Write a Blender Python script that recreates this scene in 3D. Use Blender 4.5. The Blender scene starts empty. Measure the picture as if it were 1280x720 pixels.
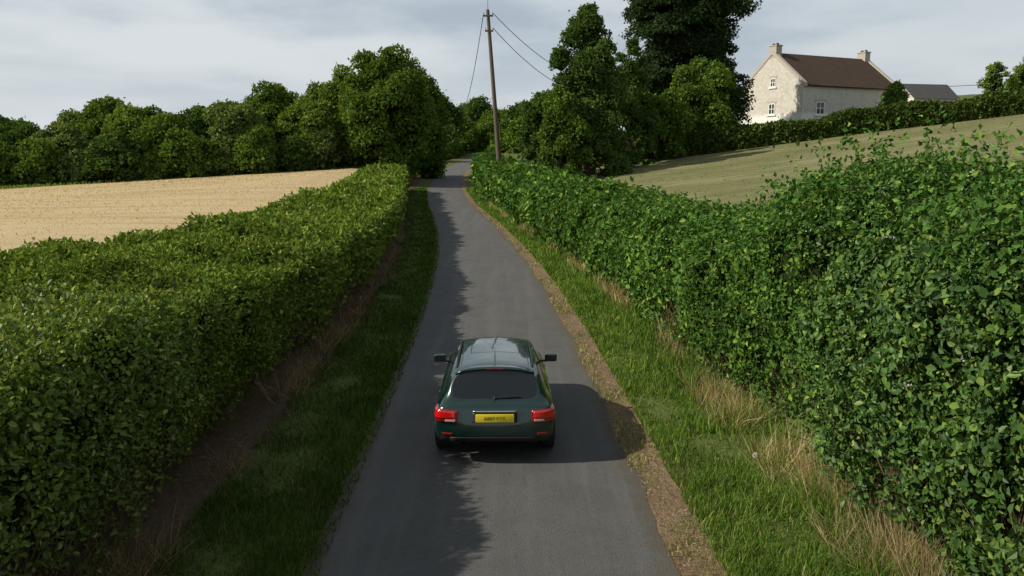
import bpy, bmesh, math, random
import numpy as np
from mathutils import Vector, Matrix
from mathutils.bvhtree import BVHTree
R=np.random.default_rng(7); random.seed(7)
S=bpy.context.scene
S.view_settings.view_transform='Standard'; S.view_settings.look='None'; S.view_settings.exposure=0
H=4.6
# ------------------------------------------------------------------ helpers
def ss(a,b,x):
    t=np.clip((np.asarray(x,float)-a)/(b-a),0,1); return t*t*(3-2*t)
def link(o,parent=None):
    S.collection.objects.link(o)
    if parent is not None: o.parent=parent
    return o
def empty(name,loc=(0,0,0)):
    e=bpy.data.objects.new(name,None); e.location=loc; e.empty_display_size=.5
    return link(e)
def _h(i,j,k,seed):
    n=(i*73856093)^(j*19349663)^(k*83492791)^(seed*2654435761)
    n=n&0x7fffffff
    n=(n^(n>>13))*1274126177&0x7fffffff
    n=(n^(n>>16))&0xffff
    return n/65535.0
def vn(P,scale,seed=1):
    Q=P*scale; I=np.floor(Q).astype(np.int64); F=Q-I; F=F*F*(3-2*F); r=0
    for a in (0,1):
        for b in (0,1):
            for c in (0,1):
                w=(F[:,0] if a else 1-F[:,0])*(F[:,1] if b else 1-F[:,1])*(F[:,2] if c else 1-F[:,2])
                r=r+w*_h(I[:,0]+a,I[:,1]+b,I[:,2]+c,seed)
    return r
def fbm(P,scale,seed=1,o=3):
    r=0;a=1;t=0
    for k in range(o):
        r=r+a*vn(P,scale*2**k,seed+k*17); t+=a; a*=.5
    return r/t
def nrmz(v): return v/np.maximum(np.linalg.norm(v,axis=1,keepdims=True),1e-9)
def mesh_np(name,V,F,mat,col=None,smooth=False,parent=None):
    me=bpy.data.meshes.new(name); n=F.shape[1]
    me.vertices.add(len(V)); me.vertices.foreach_set('co',V.astype(np.float32).ravel())
    me.loops.add(F.size); me.loops.foreach_set('vertex_index',F.astype(np.int32).ravel())
    me.polygons.add(len(F)); me.polygons.foreach_set('loop_start',np.arange(0,F.size,n,dtype=np.int32))
    me.update(calc_edges=True)
    if col is not None:
        ca=me.color_attributes.new('Col','FLOAT_COLOR','POINT')
        c4=np.ones((len(V),4),np.float32); c4[:,:3]=col; ca.data.foreach_set('color',c4.ravel())
    me.polygons.foreach_set('use_smooth',np.full(len(F),smooth))
    me.materials.append(mat)
    o=bpy.data.objects.new(name,me); return link(o,parent)
def leafmesh(name,P,A,N,L,W,col,mat,bend=0.,fine=True,parent=None,blade=False):
    n=len(P); A=nrmz(A); N=N-(N*A).sum(1,keepdims=True)*A; N=nrmz(N+1e-6); B=np.cross(A,N)
    L=np.broadcast_to(L,(n,))[:,None]; W=np.broadcast_to(W,(n,))[:,None]; bend=np.broadcast_to(bend,(n,))[:,None]
    if blade: sh=[(-.5,0),(-.38,.55),(0,1),(.38,.55),(.5,0)]
    elif fine: sh=[(0,0),(-.5,.35),(-.4,.7),(0,1),(.4,.7),(.5,.35)]
    else: sh=[(0,0),(-.5,.45),(0,1),(.5,.45)]
    V=np.empty((n,len(sh),3))
    for i,(a,b) in enumerate(sh):
        V[:,i]=P+A*L*b*(1-.25*np.abs(bend)*b)+B*W*a+N*(abs(a)*W*.35-bend*L*b*b)
    base=(np.arange(n)*len(sh))[:,None]
    if blade: F=base+np.array([[0,1,2,3,4]])
    elif fine: F=np.concatenate([base+np.array([[0,1,2,3]]),base+np.array([[0,3,4,5]])])
    else: F=base+np.array([[0,1,2,3]])
    C=np.repeat(col,len(sh),axis=0)
    return mesh_np(name,V.reshape(-1,3),F,mat,C,False,parent)
# ------------------------------------------------------------------ materials
def newmat(name):
    m=bpy.data.materials.new(name); m.use_nodes=True; nt=m.node_tree
    return m,nt,nt.nodes['Principled BSDF'],nt.nodes['Material Output']
def pmat(name,col,rough=.6,metal=0,coat=0,spec=.5,noise=0,nscale=8,bump=0):
    m,nt,b,o=newmat(name); b.inputs['Base Color'].default_value=(*col,1); b.inputs['Roughness'].default_value=rough
    b.inputs['Metallic'].default_value=metal; b.inputs['Coat Weight'].default_value=coat; b.inputs['Specular IOR Level'].default_value=spec
    if noise or bump:
        tc=nt.nodes.new('ShaderNodeTexCoord'); nz=nt.nodes.new('ShaderNodeTexNoise'); nz.inputs['Scale'].default_value=nscale; nz.inputs['Detail'].default_value=4
        nt.links.new(tc.outputs['Object'],nz.inputs['Vector'])
        if noise:
            mx=nt.nodes.new('ShaderNodeMix'); mx.data_type='RGBA'
            mx.inputs[6].default_value=(*[c*(1-noise) for c in col],1); mx.inputs[7].default_value=(*[min(1,c*(1+noise)) for c in col],1)
            nt.links.new(nz.outputs['Fac'],mx.inputs[0]); nt.links.new(mx.outputs[2],b.inputs['Base Color'])
        if bump:
            bp=nt.nodes.new('ShaderNodeBump'); bp.inputs['Strength'].default_value=bump; bp.inputs['Distance'].default_value=.05
            nt.links.new(nz.outputs['Fac'],bp.inputs['Height']); nt.links.new(bp.outputs[0],b.inputs['Normal'])
    return m
def leafmat(name,trans=.3,rough=.5,spec=.35):
    m,nt,b,o=newmat(name)
    at=nt.nodes.new('ShaderNodeAttribute'); at.attribute_name='Col'
    if spec>0:
        nt.links.new(at.outputs['Color'],b.inputs['Base Color']); b.inputs['Roughness'].default_value=rough; b.inputs['Specular IOR Level'].default_value=spec; surf=b
    else:
        nt.nodes.remove(b); surf=nt.nodes.new('ShaderNodeBsdfDiffuse'); nt.links.new(at.outputs['Color'],surf.inputs['Color'])
    tr=nt.nodes.new('ShaderNodeBsdfTranslucent'); mul=nt.nodes.new('ShaderNodeMix'); mul.data_type='RGBA'; mul.blend_type='MULTIPLY'; mul.inputs[0].default_value=1
    mul.inputs[7].default_value=(1.6,1.5,.6,1); nt.links.new(at.outputs['Color'],mul.inputs[6]); nt.links.new(mul.outputs[2],tr.inputs['Color'])
    ms=nt.nodes.new('ShaderNodeMixShader'); ms.inputs[0].default_value=trans
    nt.links.new(surf.outputs[0],ms.inputs[1]); nt.links.new(tr.outputs[0],ms.inputs[2]); nt.links.new(ms.outputs[0],o.inputs['Surface'])
    return m
LEAF=leafmat('leaf',.18,.48,.25); LEAFD=leafmat('leaf_matte',.18,.6,0); GRASS=leafmat('grass_blade',.25,.65,0); FARLEAF=leafmat('tree_leaf',.25,.7,0)
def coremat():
    m,nt,b,o=newmat('hedge_inner_shade_twigs'); tc=nt.nodes.new('ShaderNodeTexCoord'); sp=nt.nodes.new('ShaderNodeSeparateXYZ'); nt.links.new(tc.outputs['Object'],sp.inputs[0])  # light-blocking core; gap shade put into the dark green, brown twigs below
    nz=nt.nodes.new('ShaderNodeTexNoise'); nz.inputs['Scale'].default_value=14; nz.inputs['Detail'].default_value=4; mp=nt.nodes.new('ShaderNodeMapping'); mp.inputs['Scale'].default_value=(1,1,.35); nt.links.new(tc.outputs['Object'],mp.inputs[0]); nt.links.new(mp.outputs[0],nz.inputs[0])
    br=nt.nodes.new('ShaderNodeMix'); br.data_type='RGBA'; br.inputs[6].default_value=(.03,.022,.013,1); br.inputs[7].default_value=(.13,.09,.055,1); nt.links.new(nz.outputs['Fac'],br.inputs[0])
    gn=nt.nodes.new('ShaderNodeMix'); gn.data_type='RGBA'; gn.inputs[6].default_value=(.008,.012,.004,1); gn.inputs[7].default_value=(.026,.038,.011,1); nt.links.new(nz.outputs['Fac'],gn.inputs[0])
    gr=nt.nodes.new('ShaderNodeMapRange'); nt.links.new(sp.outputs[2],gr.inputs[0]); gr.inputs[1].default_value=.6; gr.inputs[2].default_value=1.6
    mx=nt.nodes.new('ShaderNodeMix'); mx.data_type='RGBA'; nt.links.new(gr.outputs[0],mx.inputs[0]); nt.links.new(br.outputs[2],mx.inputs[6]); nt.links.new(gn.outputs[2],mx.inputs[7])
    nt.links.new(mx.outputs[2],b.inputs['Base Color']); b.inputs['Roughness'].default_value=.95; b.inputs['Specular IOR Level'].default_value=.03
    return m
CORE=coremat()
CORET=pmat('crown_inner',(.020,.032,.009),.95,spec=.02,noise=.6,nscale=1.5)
BARK=pmat('bark',(.06,.045,.032),.9,noise=.4,nscale=6,bump=.5)
# ------------------------------------------------------------------ terrain functions
cy_=[-60,-20,0,9,23,35,46,60,80,100,130,160,200,260,2000]
cx_=[0,0,-.1,-.2,-.6,-1.3,-2.2,-3.8,-6.3,-8.5,-9.8,-8.6,-5.,3.,3.]
yy=np.linspace(-60,400,2000); cc=np.interp(yy,cy_,cx_); k=np.ones(61)/61; cc=np.convolve(np.pad(cc,30,'edge'),k,'valid')
def c(y): return np.interp(y,yy,cc)
gg=np.interp(yy,[-60,50,80,100,130,160,200,300,400],[0,0,.35,1.1,2.6,4.2,6.2,9,9]); gg=np.convolve(np.pad(gg,30,'edge'),k,'valid')
def g(y): return np.interp(y,yy,gg)
def zleft(x,y): return .7+np.maximum(0,2.8-.055*np.abs(x+20))*ss(25,105,y)
def T(x,y):
    x=np.asarray(x,float); y=np.asarray(y,float); u=x-c(y); G=g(y)
    zr=G+1.5*ss(4.3,7.5,u)+.13*np.clip(u-5,0,85)
    w=ss(4.5,9.5,-u); zl=G*(1-w)+zleft(x,y)*w
    return np.where(u>0,zr,zl)
us=np.concatenate([[-1500,-900,-600,-400,-280,-200,-150,-120],np.arange(-100,-14,2.),np.arange(-14,-4.5,.5),np.arange(-4.5,-2.2,.25),[-2.12,0,2.12],np.arange(2.3,5,.25),np.arange(5,14,.5),np.arange(14,100,2.),[110,130,160,220,300,450,700,1000,1500]])
ys=np.concatenate([np.array([-300,-150,-90]),np.arange(-60,60,.5),np.arange(60,280,2.),np.array([290,310,340,400,500,700,1000,1600,2500])])
U,Y=np.meshgrid(us,ys); X=c(Y)+U; Z=T(X,Y)
Pn=np.stack([X.ravel(),Y.ravel(),np.zeros(X.size)],1)
vg=(fbm(Pn,1.2,5)-.5)*.16*ss(2.4,3.2,np.abs(U)).ravel(); Z=Z+vg.reshape(Z.shape)+.05*ss(2.3,3.2,np.abs(U))
nu=len(us); idx=np.arange(len(ys)*nu).reshape(len(ys),nu)
F=np.stack([idx[:-1,:-1],idx[:-1,1:],idx[1:,1:],idx[1:,:-1]],-1).reshape(-1,4)
gm,nt,b,o=newmat('ground_soil_grass_and_crops')
def N(t,**kw):
    n=nt.nodes.new(t)
    for a,v in kw.items(): setattr(n,a,v)
    return n
def attr(nm): a=N('ShaderNodeAttribute'); a.attribute_name=nm; return a.outputs['Fac']
def noise(sc,det=4,vec=None,rough=.6):
    n=N('ShaderNodeTexNoise'); n.inputs['Scale'].default_value=sc; n.inputs['Detail'].default_value=det; n.inputs['Roughness'].default_value=rough
    nt.links.new(vec if vec is not None else N('ShaderNodeTexCoord').outputs['Object'],n.inputs['Vector']); return n.outputs['Fac']
def mix(f,a,bc):
    m=N('ShaderNodeMix'); m.data_type='RGBA'
    for s,v in ((0,f),(6,a),(7,bc)):
        if isinstance(v,tuple): m.inputs[s].default_value=(*v,1)
        elif isinstance(v,(int,float)): m.inputs[s].default_value=v
        else: nt.links.new(v,m.inputs[s])
    return m.outputs[2]
def rng(v,a,b_,lo=0,hi=1):
    m=N('ShaderNodeMapRange'); m.interpolation_type='SMOOTHSTEP'; nt.links.new(v,m.inputs[0])
    for i,q in enumerate((a,b_,lo,hi)): m.inputs[i+1].default_value=q
    return m.outputs[0]
def mth(op,a,b_):
    m=N('ShaderNodeMath'); m.operation=op
    for i,v in enumerate((a,b_)):
        if isinstance(v,(int,float)): m.inputs[i].default_value=v
        else: nt.links.new(v,m.inputs[i])
    return m.outputs[0]
uu=attr('uu'); mw=attr('wheat'); mf=attr('field')
n1=noise(1.3); n2=noise(9); n3=noise(.12,4); n4=noise(40,3); n5=noise(.45,4)
un=mth('ADD',uu,mth('MULTIPLY',mth('SUBTRACT',n1,.5),1.2))
grass=mix(n2,(.045,.070,.016),(.13,.155,.045))
dirt=mix(n2,(.075,.048,.028),(.21,.145,.088)); dirt=mix(mth('MULTIPLY',rng(n4,.45,.68),rng(n5,.35,.55)),dirt,(.32,.24,.15)); dirt=mix(mth('MULTIPLY',rng(n1,.52,.64),.55),dirt,(.09,.10,.035))
bank=mix(n2,(.05,.036,.022),(.15,.105,.065))
col=mix(mth('MULTIPLY',rng(un,2.6,2.95,1,0),rng(un,1.2,1.4)),grass,dirt)
col=mix(rng(un,-3.9,-3.4,1,0),col,bank)
mp=N('ShaderNodeMapping'); mp.inputs['Rotation'].default_value=(0,0,math.radians(4)); mp.inputs['Scale'].default_value=(.03,.9,1); nt.links.new(N('ShaderNodeTexCoord').outputs['Object'],mp.inputs[0])
rows=noise(1.1,3,mp.outputs[0])
wheat=mix(n2,(.38,.29,.15),(.54,.43,.26)); wheat=mix(rng(n3,.4,.65),wheat,(.49,.38,.22)); wheat=mix(mth('MULTIPLY',rng(rows,.45,.65),.6),wheat,(.33,.245,.125))
field=mix(n2,(.11,.115,.045),(.21,.20,.09)); field=mix(mth('MULTIPLY',rng(n3,.38,.6),.7),field,(.25,.225,.12)); field=mix(mth('MULTIPLY',rng(rows,.42,.58),.6),field,(.11,.12,.045))
col=mix(mw,col,wheat); col=mix(mf,col,field)
nt.links.new(col,b.inputs['Base Color']); b.inputs['Roughness'].default_value=.95; b.inputs['Specular IOR Level'].default_value=.1
bp=N('ShaderNodeBump'); bp.inputs['Strength'].default_value=.9; bp.inputs['Distance'].default_value=.06; nt.links.new(n2,bp.inputs['Height']); nt.links.new(bp.outputs[0],b.inputs['Normal'])
go=mesh_np('ground',np.stack([X,Y,Z],-1).reshape(-1,3),F,gm,smooth=True)
def fattr(nm,v):
    a=go.data.attributes.new(nm,'FLOAT','POINT'); a.data.foreach_set('value',v.astype(np.float32).ravel())
yfar=np.interp(X,[-80,-54,-42,-22],[84,86,95,104])
fattr('uu',U); fattr('wheat',ss(6,7.5,-U)*(1-ss(-1.5,1.5,Y-yfar)))
fattr('field',ss(6,7.5,U)*(1-ss(0,4,Y-88)))
# road
rm,nt,b,o=newmat('asphalt')
tc=N('ShaderNodeTexCoord').outputs['Object']
a1=noise(70,4); a2=noise(1.1,5); a3=noise(14,5)
mp=N('ShaderNodeMapping'); mp.inputs['Scale'].default_value=(1.4,.07,1); nt.links.new(tc,mp.inputs[0]); a4=noise(1.6,4,mp.outputs[0])
col=mix(a1,(.045,.044,.042),(.165,.162,.155)); col=mix(mth('MULTIPLY',rng(a2,.42,.62),.45),col,(.080,.078,.074)); col=mix(mth('MULTIPLY',rng(a4,.45,.65),.45),col,(.140,.135,.127))
col=mix(mth('MULTIPLY',rng(a3,.56,.70),.45),col,(.05,.05,.048))
ru=attr('uu'); edge=mth('ADD',mth('ABSOLUTE',ru,0),mth('MULTIPLY',mth('SUBTRACT',noise(3.5),.5),.7))
col=mix(mth('MULTIPLY',rng(edge,1.78,2.1),.75),col,(.10,.08,.055))
nt.links.new(col,b.inputs['Base Color']); b.inputs['Roughness'].default_value=.88; b.inputs['Specular IOR Level'].default_value=.2
bp=N('ShaderNodeBump'); bp.inputs['Strength'].default_value=.8; bp.inputs['Distance'].default_value=.02; nt.links.new(a1,bp.inputs['Height']); nt.links.new(bp.outputs[0],b.inputs['Normal'])
ysr=ys[(ys>=-60)&(ys<=270)]
yf=[]
for a_,b_ in zip(ysr[:-1],ysr[1:]):
    m=2 if (b_-a_)<1 else 4
    yf+=list(np.linspace(a_,b_,m,endpoint=False))
yf=np.array(yf+[ysr[-1]])
def lin(f,y): return np.interp(y,ysr,f(ysr))
ur=np.array([-2.1,-1,0,1,2.1]); Yr,Ur=np.meshgrid(yf,ur,indexing='ij')
PN=np.stack([Ur.ravel()*9,Yr.ravel(),np.zeros(Ur.size)],1)
Ur2=Ur+((fbm(PN,.9,3)-.5)*.26).reshape(Ur.shape)*(np.abs(Ur)>2)
Vr=np.stack([lin(c,Yr)+Ur2,Yr,lin(g,Yr)+.006],-1).reshape(-1,3)
idx=np.arange(len(yf)*5).reshape(len(yf),5); F=np.stack([idx[:-1,:-1],idx[:-1,1:],idx[1:,1:],idx[1:,:-1]],-1).reshape(-1,4)
ro=mesh_np('road',Vr,F,rm,smooth=True); a=ro.data.attributes.new('uu','FLOAT','POINT'); a.data.foreach_set('value',Ur.astype(np.float32).ravel())
# ------------------------------------------------------------------ grass
def palette(n,cols,wts=None,var=.25,P=None,sc=.8,seed=3):
    cols=np.array(cols); i=R.choice(len(cols),n,p=wts); C=cols[i]
    C=C*(1+var*(R.random((n,1))*2-1))
    if P is not None: C=C*(.66+.68*fbm(P,sc,seed))[:,None]
    return np.clip(C,.002,1)
def ysample(n,y0,y1,pw=2,xo=4):
    yg=np.linspace(y0,y1,800); d=np.hypot(yg,xo); d=np.where(yg<2,np.maximum(d,9),d); w=1/np.maximum(d,5)**pw; cdf=np.cumsum(w); cdf/=cdf[-1]
    return np.interp(R.random(n),cdf,yg)
def grassband(name,n,y0,y1,u0,u1,h,cols,wts,wid=.008,pw=1.6,lean=.35,clump=None,parent=None,kd=.0011,hv=(.6,.8)):
    y=ysample(n,y0,y1,pw); q=R.random(n); u0v=np.interp(y,*u0) if isinstance(u0,tuple) else u0; u1v=np.interp(y,*u1) if isinstance(u1,tuple) else u1
    u=u0v+(u1v-u0v)*q; x=c(y)+u; P=np.stack([x,y,np.zeros(n)],1)
    if clump is not None:
        keep=fbm(P,clump[0],11)>clump[1]+R.normal(0,.05,n); P=P[keep]; u=u[keep]; y=y[keep]; n=len(P)
    P[:,2]=T(P[:,0],P[:,1])+.02
    d=np.hypot(P[:,1],P[:,0]); 
    hh=h*(.45+.8*R.random(n))*(hv[0]+hv[1]*fbm(P,1.5,23)); W=np.maximum(wid,d*kd)*(.7+.6*R.random(n))
    A=np.stack([R.normal(0,lean,n),R.normal(0,lean,n),np.ones(n)],1)
    return leafmesh(name,P,A,R.normal(size=(n,3)),hh,W,palette(n,cols,wts,.4,P,1.1),GRASS,bend=R.random(n)*.5,blade=True,parent=parent)
GR=[(.11,.195,.03),(.155,.24,.042),(.075,.14,.024),(.36,.31,.14)]; GW=[.4,.27,.28,.05]
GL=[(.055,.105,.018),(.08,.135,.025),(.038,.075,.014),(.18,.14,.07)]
lin_y=[-10,9,30,51,75,105]; lu=[-4.15,-4.1,-4.15,-4.45,-4.65,-4.75]; ru_y=[-10,9.4,16.4,27,51,71,102]; ruv=[4.75,4.65,4.4,4.15,3.7,3.7,3.8]
verge=empty('grass_verge')
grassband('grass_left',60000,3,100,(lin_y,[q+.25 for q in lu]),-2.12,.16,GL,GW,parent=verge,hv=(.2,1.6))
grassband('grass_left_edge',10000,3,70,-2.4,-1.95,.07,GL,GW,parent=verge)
verge2=empty('grass_verge')
grassband('grass_right',70000,4,100,2.6,(ru_y,ruv),.17,GR,GW,parent=verge2,hv=(.1,1.8))
grassband('weeds_right',7000,4,60,2.8,(ru_y,ruv),.36,GR,GW,wid=.02,clump=(.9,.55),parent=verge2)
grassband('grass_right_sparse',12000,4,70,2.05,3.0,.08,[(.17,.21,.05),(.38,.31,.16)],[.65,.35],clump=(1.3,.52),parent=verge2)
ST=[(.46,.36,.20),(.55,.44,.27),(.30,.22,.12),(.15,.17,.05)]; SW=[.3,.2,.28,.22]
dry=empty('dry_grass')
grassband('dry_stalks',15000,6,75,(ru_y,[q-.25 for q in ruv]),(ru_y,[q+.15 for q in ruv]),.75,ST,SW,wid=.005,lean=.35,clump=(.6,.52),parent=dry,kd=.0006,hv=(.0,1.7))
grassband('dry_stalks_near',11000,4,15,(ru_y,[q-.65 for q in ruv]),(ru_y,[q+.10 for q in ruv]),.75,ST,SW,wid=.005,lean=.6,clump=(.8,.48),parent=dry,kd=.0006,hv=(.0,1.7))
grassband('green_between',14000,4,50,(ru_y,[q-.6 for q in ruv]),(ru_y,[q+.25 for q in ruv]),.42,GR,GW,wid=.010,lean=.35,parent=dry,hv=(.2,1.5))
grassband('dirt_edge_litter',3500,4,40,2.1,2.9,.05,ST,SW,wid=.006,lean=2.5,parent=dry,kd=.0007)
dry2=empty('dry_grass')
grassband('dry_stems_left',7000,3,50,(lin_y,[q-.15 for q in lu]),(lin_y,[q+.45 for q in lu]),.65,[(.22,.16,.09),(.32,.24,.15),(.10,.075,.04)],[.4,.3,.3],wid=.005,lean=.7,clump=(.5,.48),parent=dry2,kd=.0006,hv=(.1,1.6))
def tufts(name,n,x0,x1,y0,y1,h,w,cols,wts,cond,lean=.2):
    y=y0+(y1-y0)*R.random(n)**1.3; x=x0+(x1-x0)*R.random(n); k=cond(x,y); x=x[k];y=y[k];n=len(x)
    P=np.stack([x,y,T(x,y)],1); A=np.stack([R.normal(0,lean,n),R.normal(0,lean,n),np.ones(n)],1)
    d=np.hypot(x,y)
    leafmesh(name,P,A,R.normal(size=(n,3)),h*(.6+.7*R.random(n)),w*(.6+.8*R.random(n))*d/60,palette(n,cols,wts,.15,P,.25),GRASS,bend=R.random(n)*.4,fine=False)
tufts('wheat_stubble',40000,-85,-8,18,106,.14,.07,[(.56,.45,.28),(.60,.49,.32),(.46,.36,.21)],[.5,.3,.2],lambda x,y:(x-c(y)<-8)&(y<np.interp(x,[-80,-54,-42,-22],[84,86,95,104])))
tufts('pasture_grass',30000,5,90,14,90,.10,.08,[(.13,.145,.05),(.21,.20,.09),(.28,.25,.14)],[.45,.35,.20],lambda x,y:(x-c(y)>7)&(x<.8*y+12))
tufts('meadow_grass',20000,-60,-8,84,125,.4,.12,[(.14,.20,.04),(.19,.24,.06)],[.5,.5],lambda x,y:(x-c(y)<-5)&(y>np.interp(x,[-80,-54,-42,-22],[84,86,95,104])))
# ------------------------------------------------------------------ hedges
class Hedge:
    def __init__(s,pos,nrm,prof,y0,y1,wts): s.pos,s.nrm,s.prof,s.y0,s.y1=pos,nrm,prof,y0,y1; s.w=np.array(wts,float); s.w/=s.w.sum()
    def at(s,y,t):
        O,Zp=s.prof(y); i=np.clip(np.floor(t).astype(int),0,O.shape[1]-2); f=t-i; r=np.arange(len(y))
        o=O[r,i]*(1-f)+O[r,i+1]*f; z=Zp[r,i]*(1-f)+Zp[r,i+1]*f
        px,py=s.pos(y); nx,ny=s.nrm(y)
        return np.stack([px+nx*o,py+ny*o,z],1)
    def nor(s,y,t):
        e=.35; a=s.at(y,np.clip(t+e,0,len(s.w))); b=s.at(y,np.clip(t-e,0,len(s.w))); d=a-b
        px,py=s.pos(y+.1); qx,qy=s.pos(y); tg=nrmz(np.stack([px-qx,py-qy,np.zeros(len(y))],1))
        return nrmz(np.cross(tg,d))*s.sg
def hedge(name,hd,n,size,cols,wts,amp=.3,nsc=.9,sg=1,k=.0062,smin=.06,pw=1.7,lowsparse=1.,asp=.6,shell=(.3,.1),seed=5,var=.3,xo=5,shoots=0,core=.2,stems=0,clus=1,big=0.,lowh=0.):
    hd.sg=sg; e=empty(name); nw=len(hd.w)
    yc=np.linspace(hd.y0,hd.y1,int((hd.y1-hd.y0)/.3)+2); tcn=np.linspace(0,nw,nw*5+1); YY,TT=np.meshgrid(yc,tcn,indexing='ij'); y,t=YY.ravel(),TT.ravel()
    def disp(P):
        return amp*(fbm(P,nsc,seed)-.5)*2+amp*.8*(fbm(P,nsc*3,seed+3)-.5)+big*(vn(P,.42,seed+8)-.5)*2
    P=hd.at(y,t); Nn=hd.nor(y,t); P=P+Nn*(disp(P)-core)[:,None]; 
    m,q=YY.shape; idx=np.arange(m*q).reshape(m,q); F=np.stack([idx[:-1,:-1],idx[:-1,1:],idx[1:,1:],idx[1:,:-1]],-1).reshape(-1,4)
    mesh_np('inner_mass',P,F,CORE,smooth=False,parent=e)
    nc=n//clus
    y=ysample(nc,hd.y0,hd.y1,pw,xo); seg=R.choice(nw,nc,p=hd.w); t=seg+R.random(nc)
    P=hd.at(y,t); Nn=hd.nor(y,t); D=disp(P); off=-shell[0]*R.random(nc)**1.2+shell[1]*R.random(nc); P=P+Nn*(D+off)[:,None]
    gap=fbm(P,2.6,seed+90,2)>R.normal(.36,.05,len(P)); P=P[gap];Nn=Nn[gap]
    if lowsparse:
        hgt=P[:,2]-g(P[:,1])-lowh; keep=R.random(len(P))<ss(.0,.9*lowsparse,hgt+1.1*lowsparse*(fbm(P,.9,9)-.5))*.95+.05; P=P[keep];Nn=Nn[keep]
    d=np.linalg.norm(P-np.array([0,0,H]),axis=1); sz0=np.maximum(smin,k*d)*size
    tip=R.random((len(P),1))**3*.5
    cl=1+tip*np.array([[1.3,.9,.4]])
    if clus>1:
        Ax=nrmz(R.normal(size=P.shape)*.7+Nn*.6+np.array([0,0,.3])); 
        j=np.tile(np.arange(clus),len(P)); P=np.repeat(P,clus,0);Nn=np.repeat(Nn,clus,0);sz0=np.repeat(sz0,clus);Ax=np.repeat(Ax,clus,0);cl=np.repeat(cl,clus,0)
        P=P+Ax*(sz0*(j-clus/2)*.6)[:,None]+R.normal(0,.02,P.shape)
        side=nrmz(np.cross(Ax,Nn+.01)); sgn=np.where(j%2==0,1,-1)[:,None]
        A=Ax*.6+side*sgn+R.normal(size=P.shape)*.5; NN=Nn+R.normal(size=P.shape)*.55+np.array([0,0,.35])
    else:
        A=R.normal(size=P.shape)*.9+Nn*.5+np.array([0,0,.15]); NN=Nn+R.normal(size=P.shape)*.65+np.array([0,0,.25])
    n=len(P); sz=sz0*(.5+1.0*R.random(n)); d=np.linalg.norm(P-np.array([0,0,H]),axis=1)
    C=np.clip(palette(n,cols,wts,var,P,nsc*1.3,seed+30)*cl*(.65+.7*fbm(P,.25,seed+60))[:,None],0,.6)
    nearm=d<12
    for nm,mk,fi in (('leaves_near',nearm,True),('leaves_far',~nearm,False)):
        if mk.any(): leafmesh(nm,P[mk],A[mk],NN[mk],sz[mk],sz[mk]*asp,C[mk],LEAF if fi else LEAFD,bend=R.random(mk.sum())*.35,fine=fi,parent=e)
    if shoots:
        ysx=ysample(shoots,hd.y0,hd.y1,1.4,xo); tt=1.8+R.random(shoots)*(nw-3.2); B=hd.at(ysx,tt); Nb=hd.nor(ysx,tt); B=B+Nb*(disp(B)-.05)[:,None]
        cl_=ss(.42,.62,fbm(B,.8,77))
        Lh=(.12+.26*R.random(shoots)**1.5)*hd.shoot(ysx)*(.3+1.1*cl_); dr=nrmz(Nb*.6+R.normal(0,.35,(shoots,3))+np.array([0,0,.8]))
        per=11; f=(np.arange(per)+.5)/per
        Pn=(B[:,None]+dr[:,None]*(Lh[:,None]*f)[:,:,None]).reshape(-1,3)+R.normal(0,.03,(shoots*per,3))
        d=np.linalg.norm(Pn-np.array([0,0,H]),axis=1); s2=np.maximum(smin,k*d)*(.7+.6*R.random(len(Pn)))*size
        A=R.normal(size=Pn.shape)+np.array([0,0,.3]); C=palette(len(Pn),cols,wts,var,Pn,nsc,seed)*1.2
        leafmesh('shoot_leaves',Pn,A,R.normal(size=Pn.shape)+np.array([0,0,.6]),s2,s2*asp,C,LEAFD,bend=.2,fine=False,parent=e)
    if stems:
        y=ysample(stems,max(hd.y0,2),min(hd.y1,60),1.3,xo); B=hd.at(y,R.random(stems)*.5); Nb=hd.nor(y,np.full(stems,.3)); B=B+Nb*(disp(B)-.08-.12*R.random(stems))[:,None]
        leafmesh('woody_stems',B,R.normal(0,.35,(stems,3))+np.array([0,0,1.]),Nb+R.normal(0,.3,(stems,3)),.4+.7*R.random(stems),.008+.014*R.random(stems),palette(stems,[(.16,.12,.08),(.08,.06,.04),(.28,.22,.16)],[.45,.35,.2]),GRASS,fine=False,parent=e)
    return e
nrmX=lambda y:(np.ones_like(y),np.zeros_like(y)); posR=lambda y:(c(y),y)
def profL(y):
    ui=np.interp(y,lin_y,lu); G=g(y); zi=np.interp(y,[-6,6,10,17,34,50,64,95],[2.78,2.75,2.72,2.5,2.35,2.45,2.65,2.75])+G
    zo=np.interp(y,[-6,6,13,20,29,50,76,95],[3.05,3.05,3.0,2.9,2.8,2.95,3.05,2.95])+G; endt=ss(0,5,97-y); uo=-np.interp(y,[0,60,95],[8.3,8.6,8.6])
    zb=T(c(y)+uo,y)
    O=np.stack([ui-.35,ui+.02,ui+.12,ui-.12,(ui+uo)/2,uo+.4,uo,uo],1)
    Z=np.stack([G,G+(zi-G)*.5,zi-.25,zi,(zi+zo)/2+.08,zo,zo-.4,zb],1)
    return O,G[:,None]+(Z-G[:,None])*(.15+.85*endt[:,None])
hl=Hedge(posR,nrmX,profL,-4,96,[1.5,1.5,.5,2.3,2.2,.5,.3]); hl.shoot=lambda y:np.full_like(y,.6)
hedge('field_hedge',hl,300000,1.08,[(.105,.165,.028),(.145,.215,.038),(.072,.120,.021),(.21,.25,.065)],[.36,.26,.25,.13],amp=.27,nsc=.7,sg=1,shoots=4500,seed=5,lowsparse=1.5,stems=6000,k=.0058,pw=1.9,xo=4,big=.17,shell=(.26,.1),lowh=.1)
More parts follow.
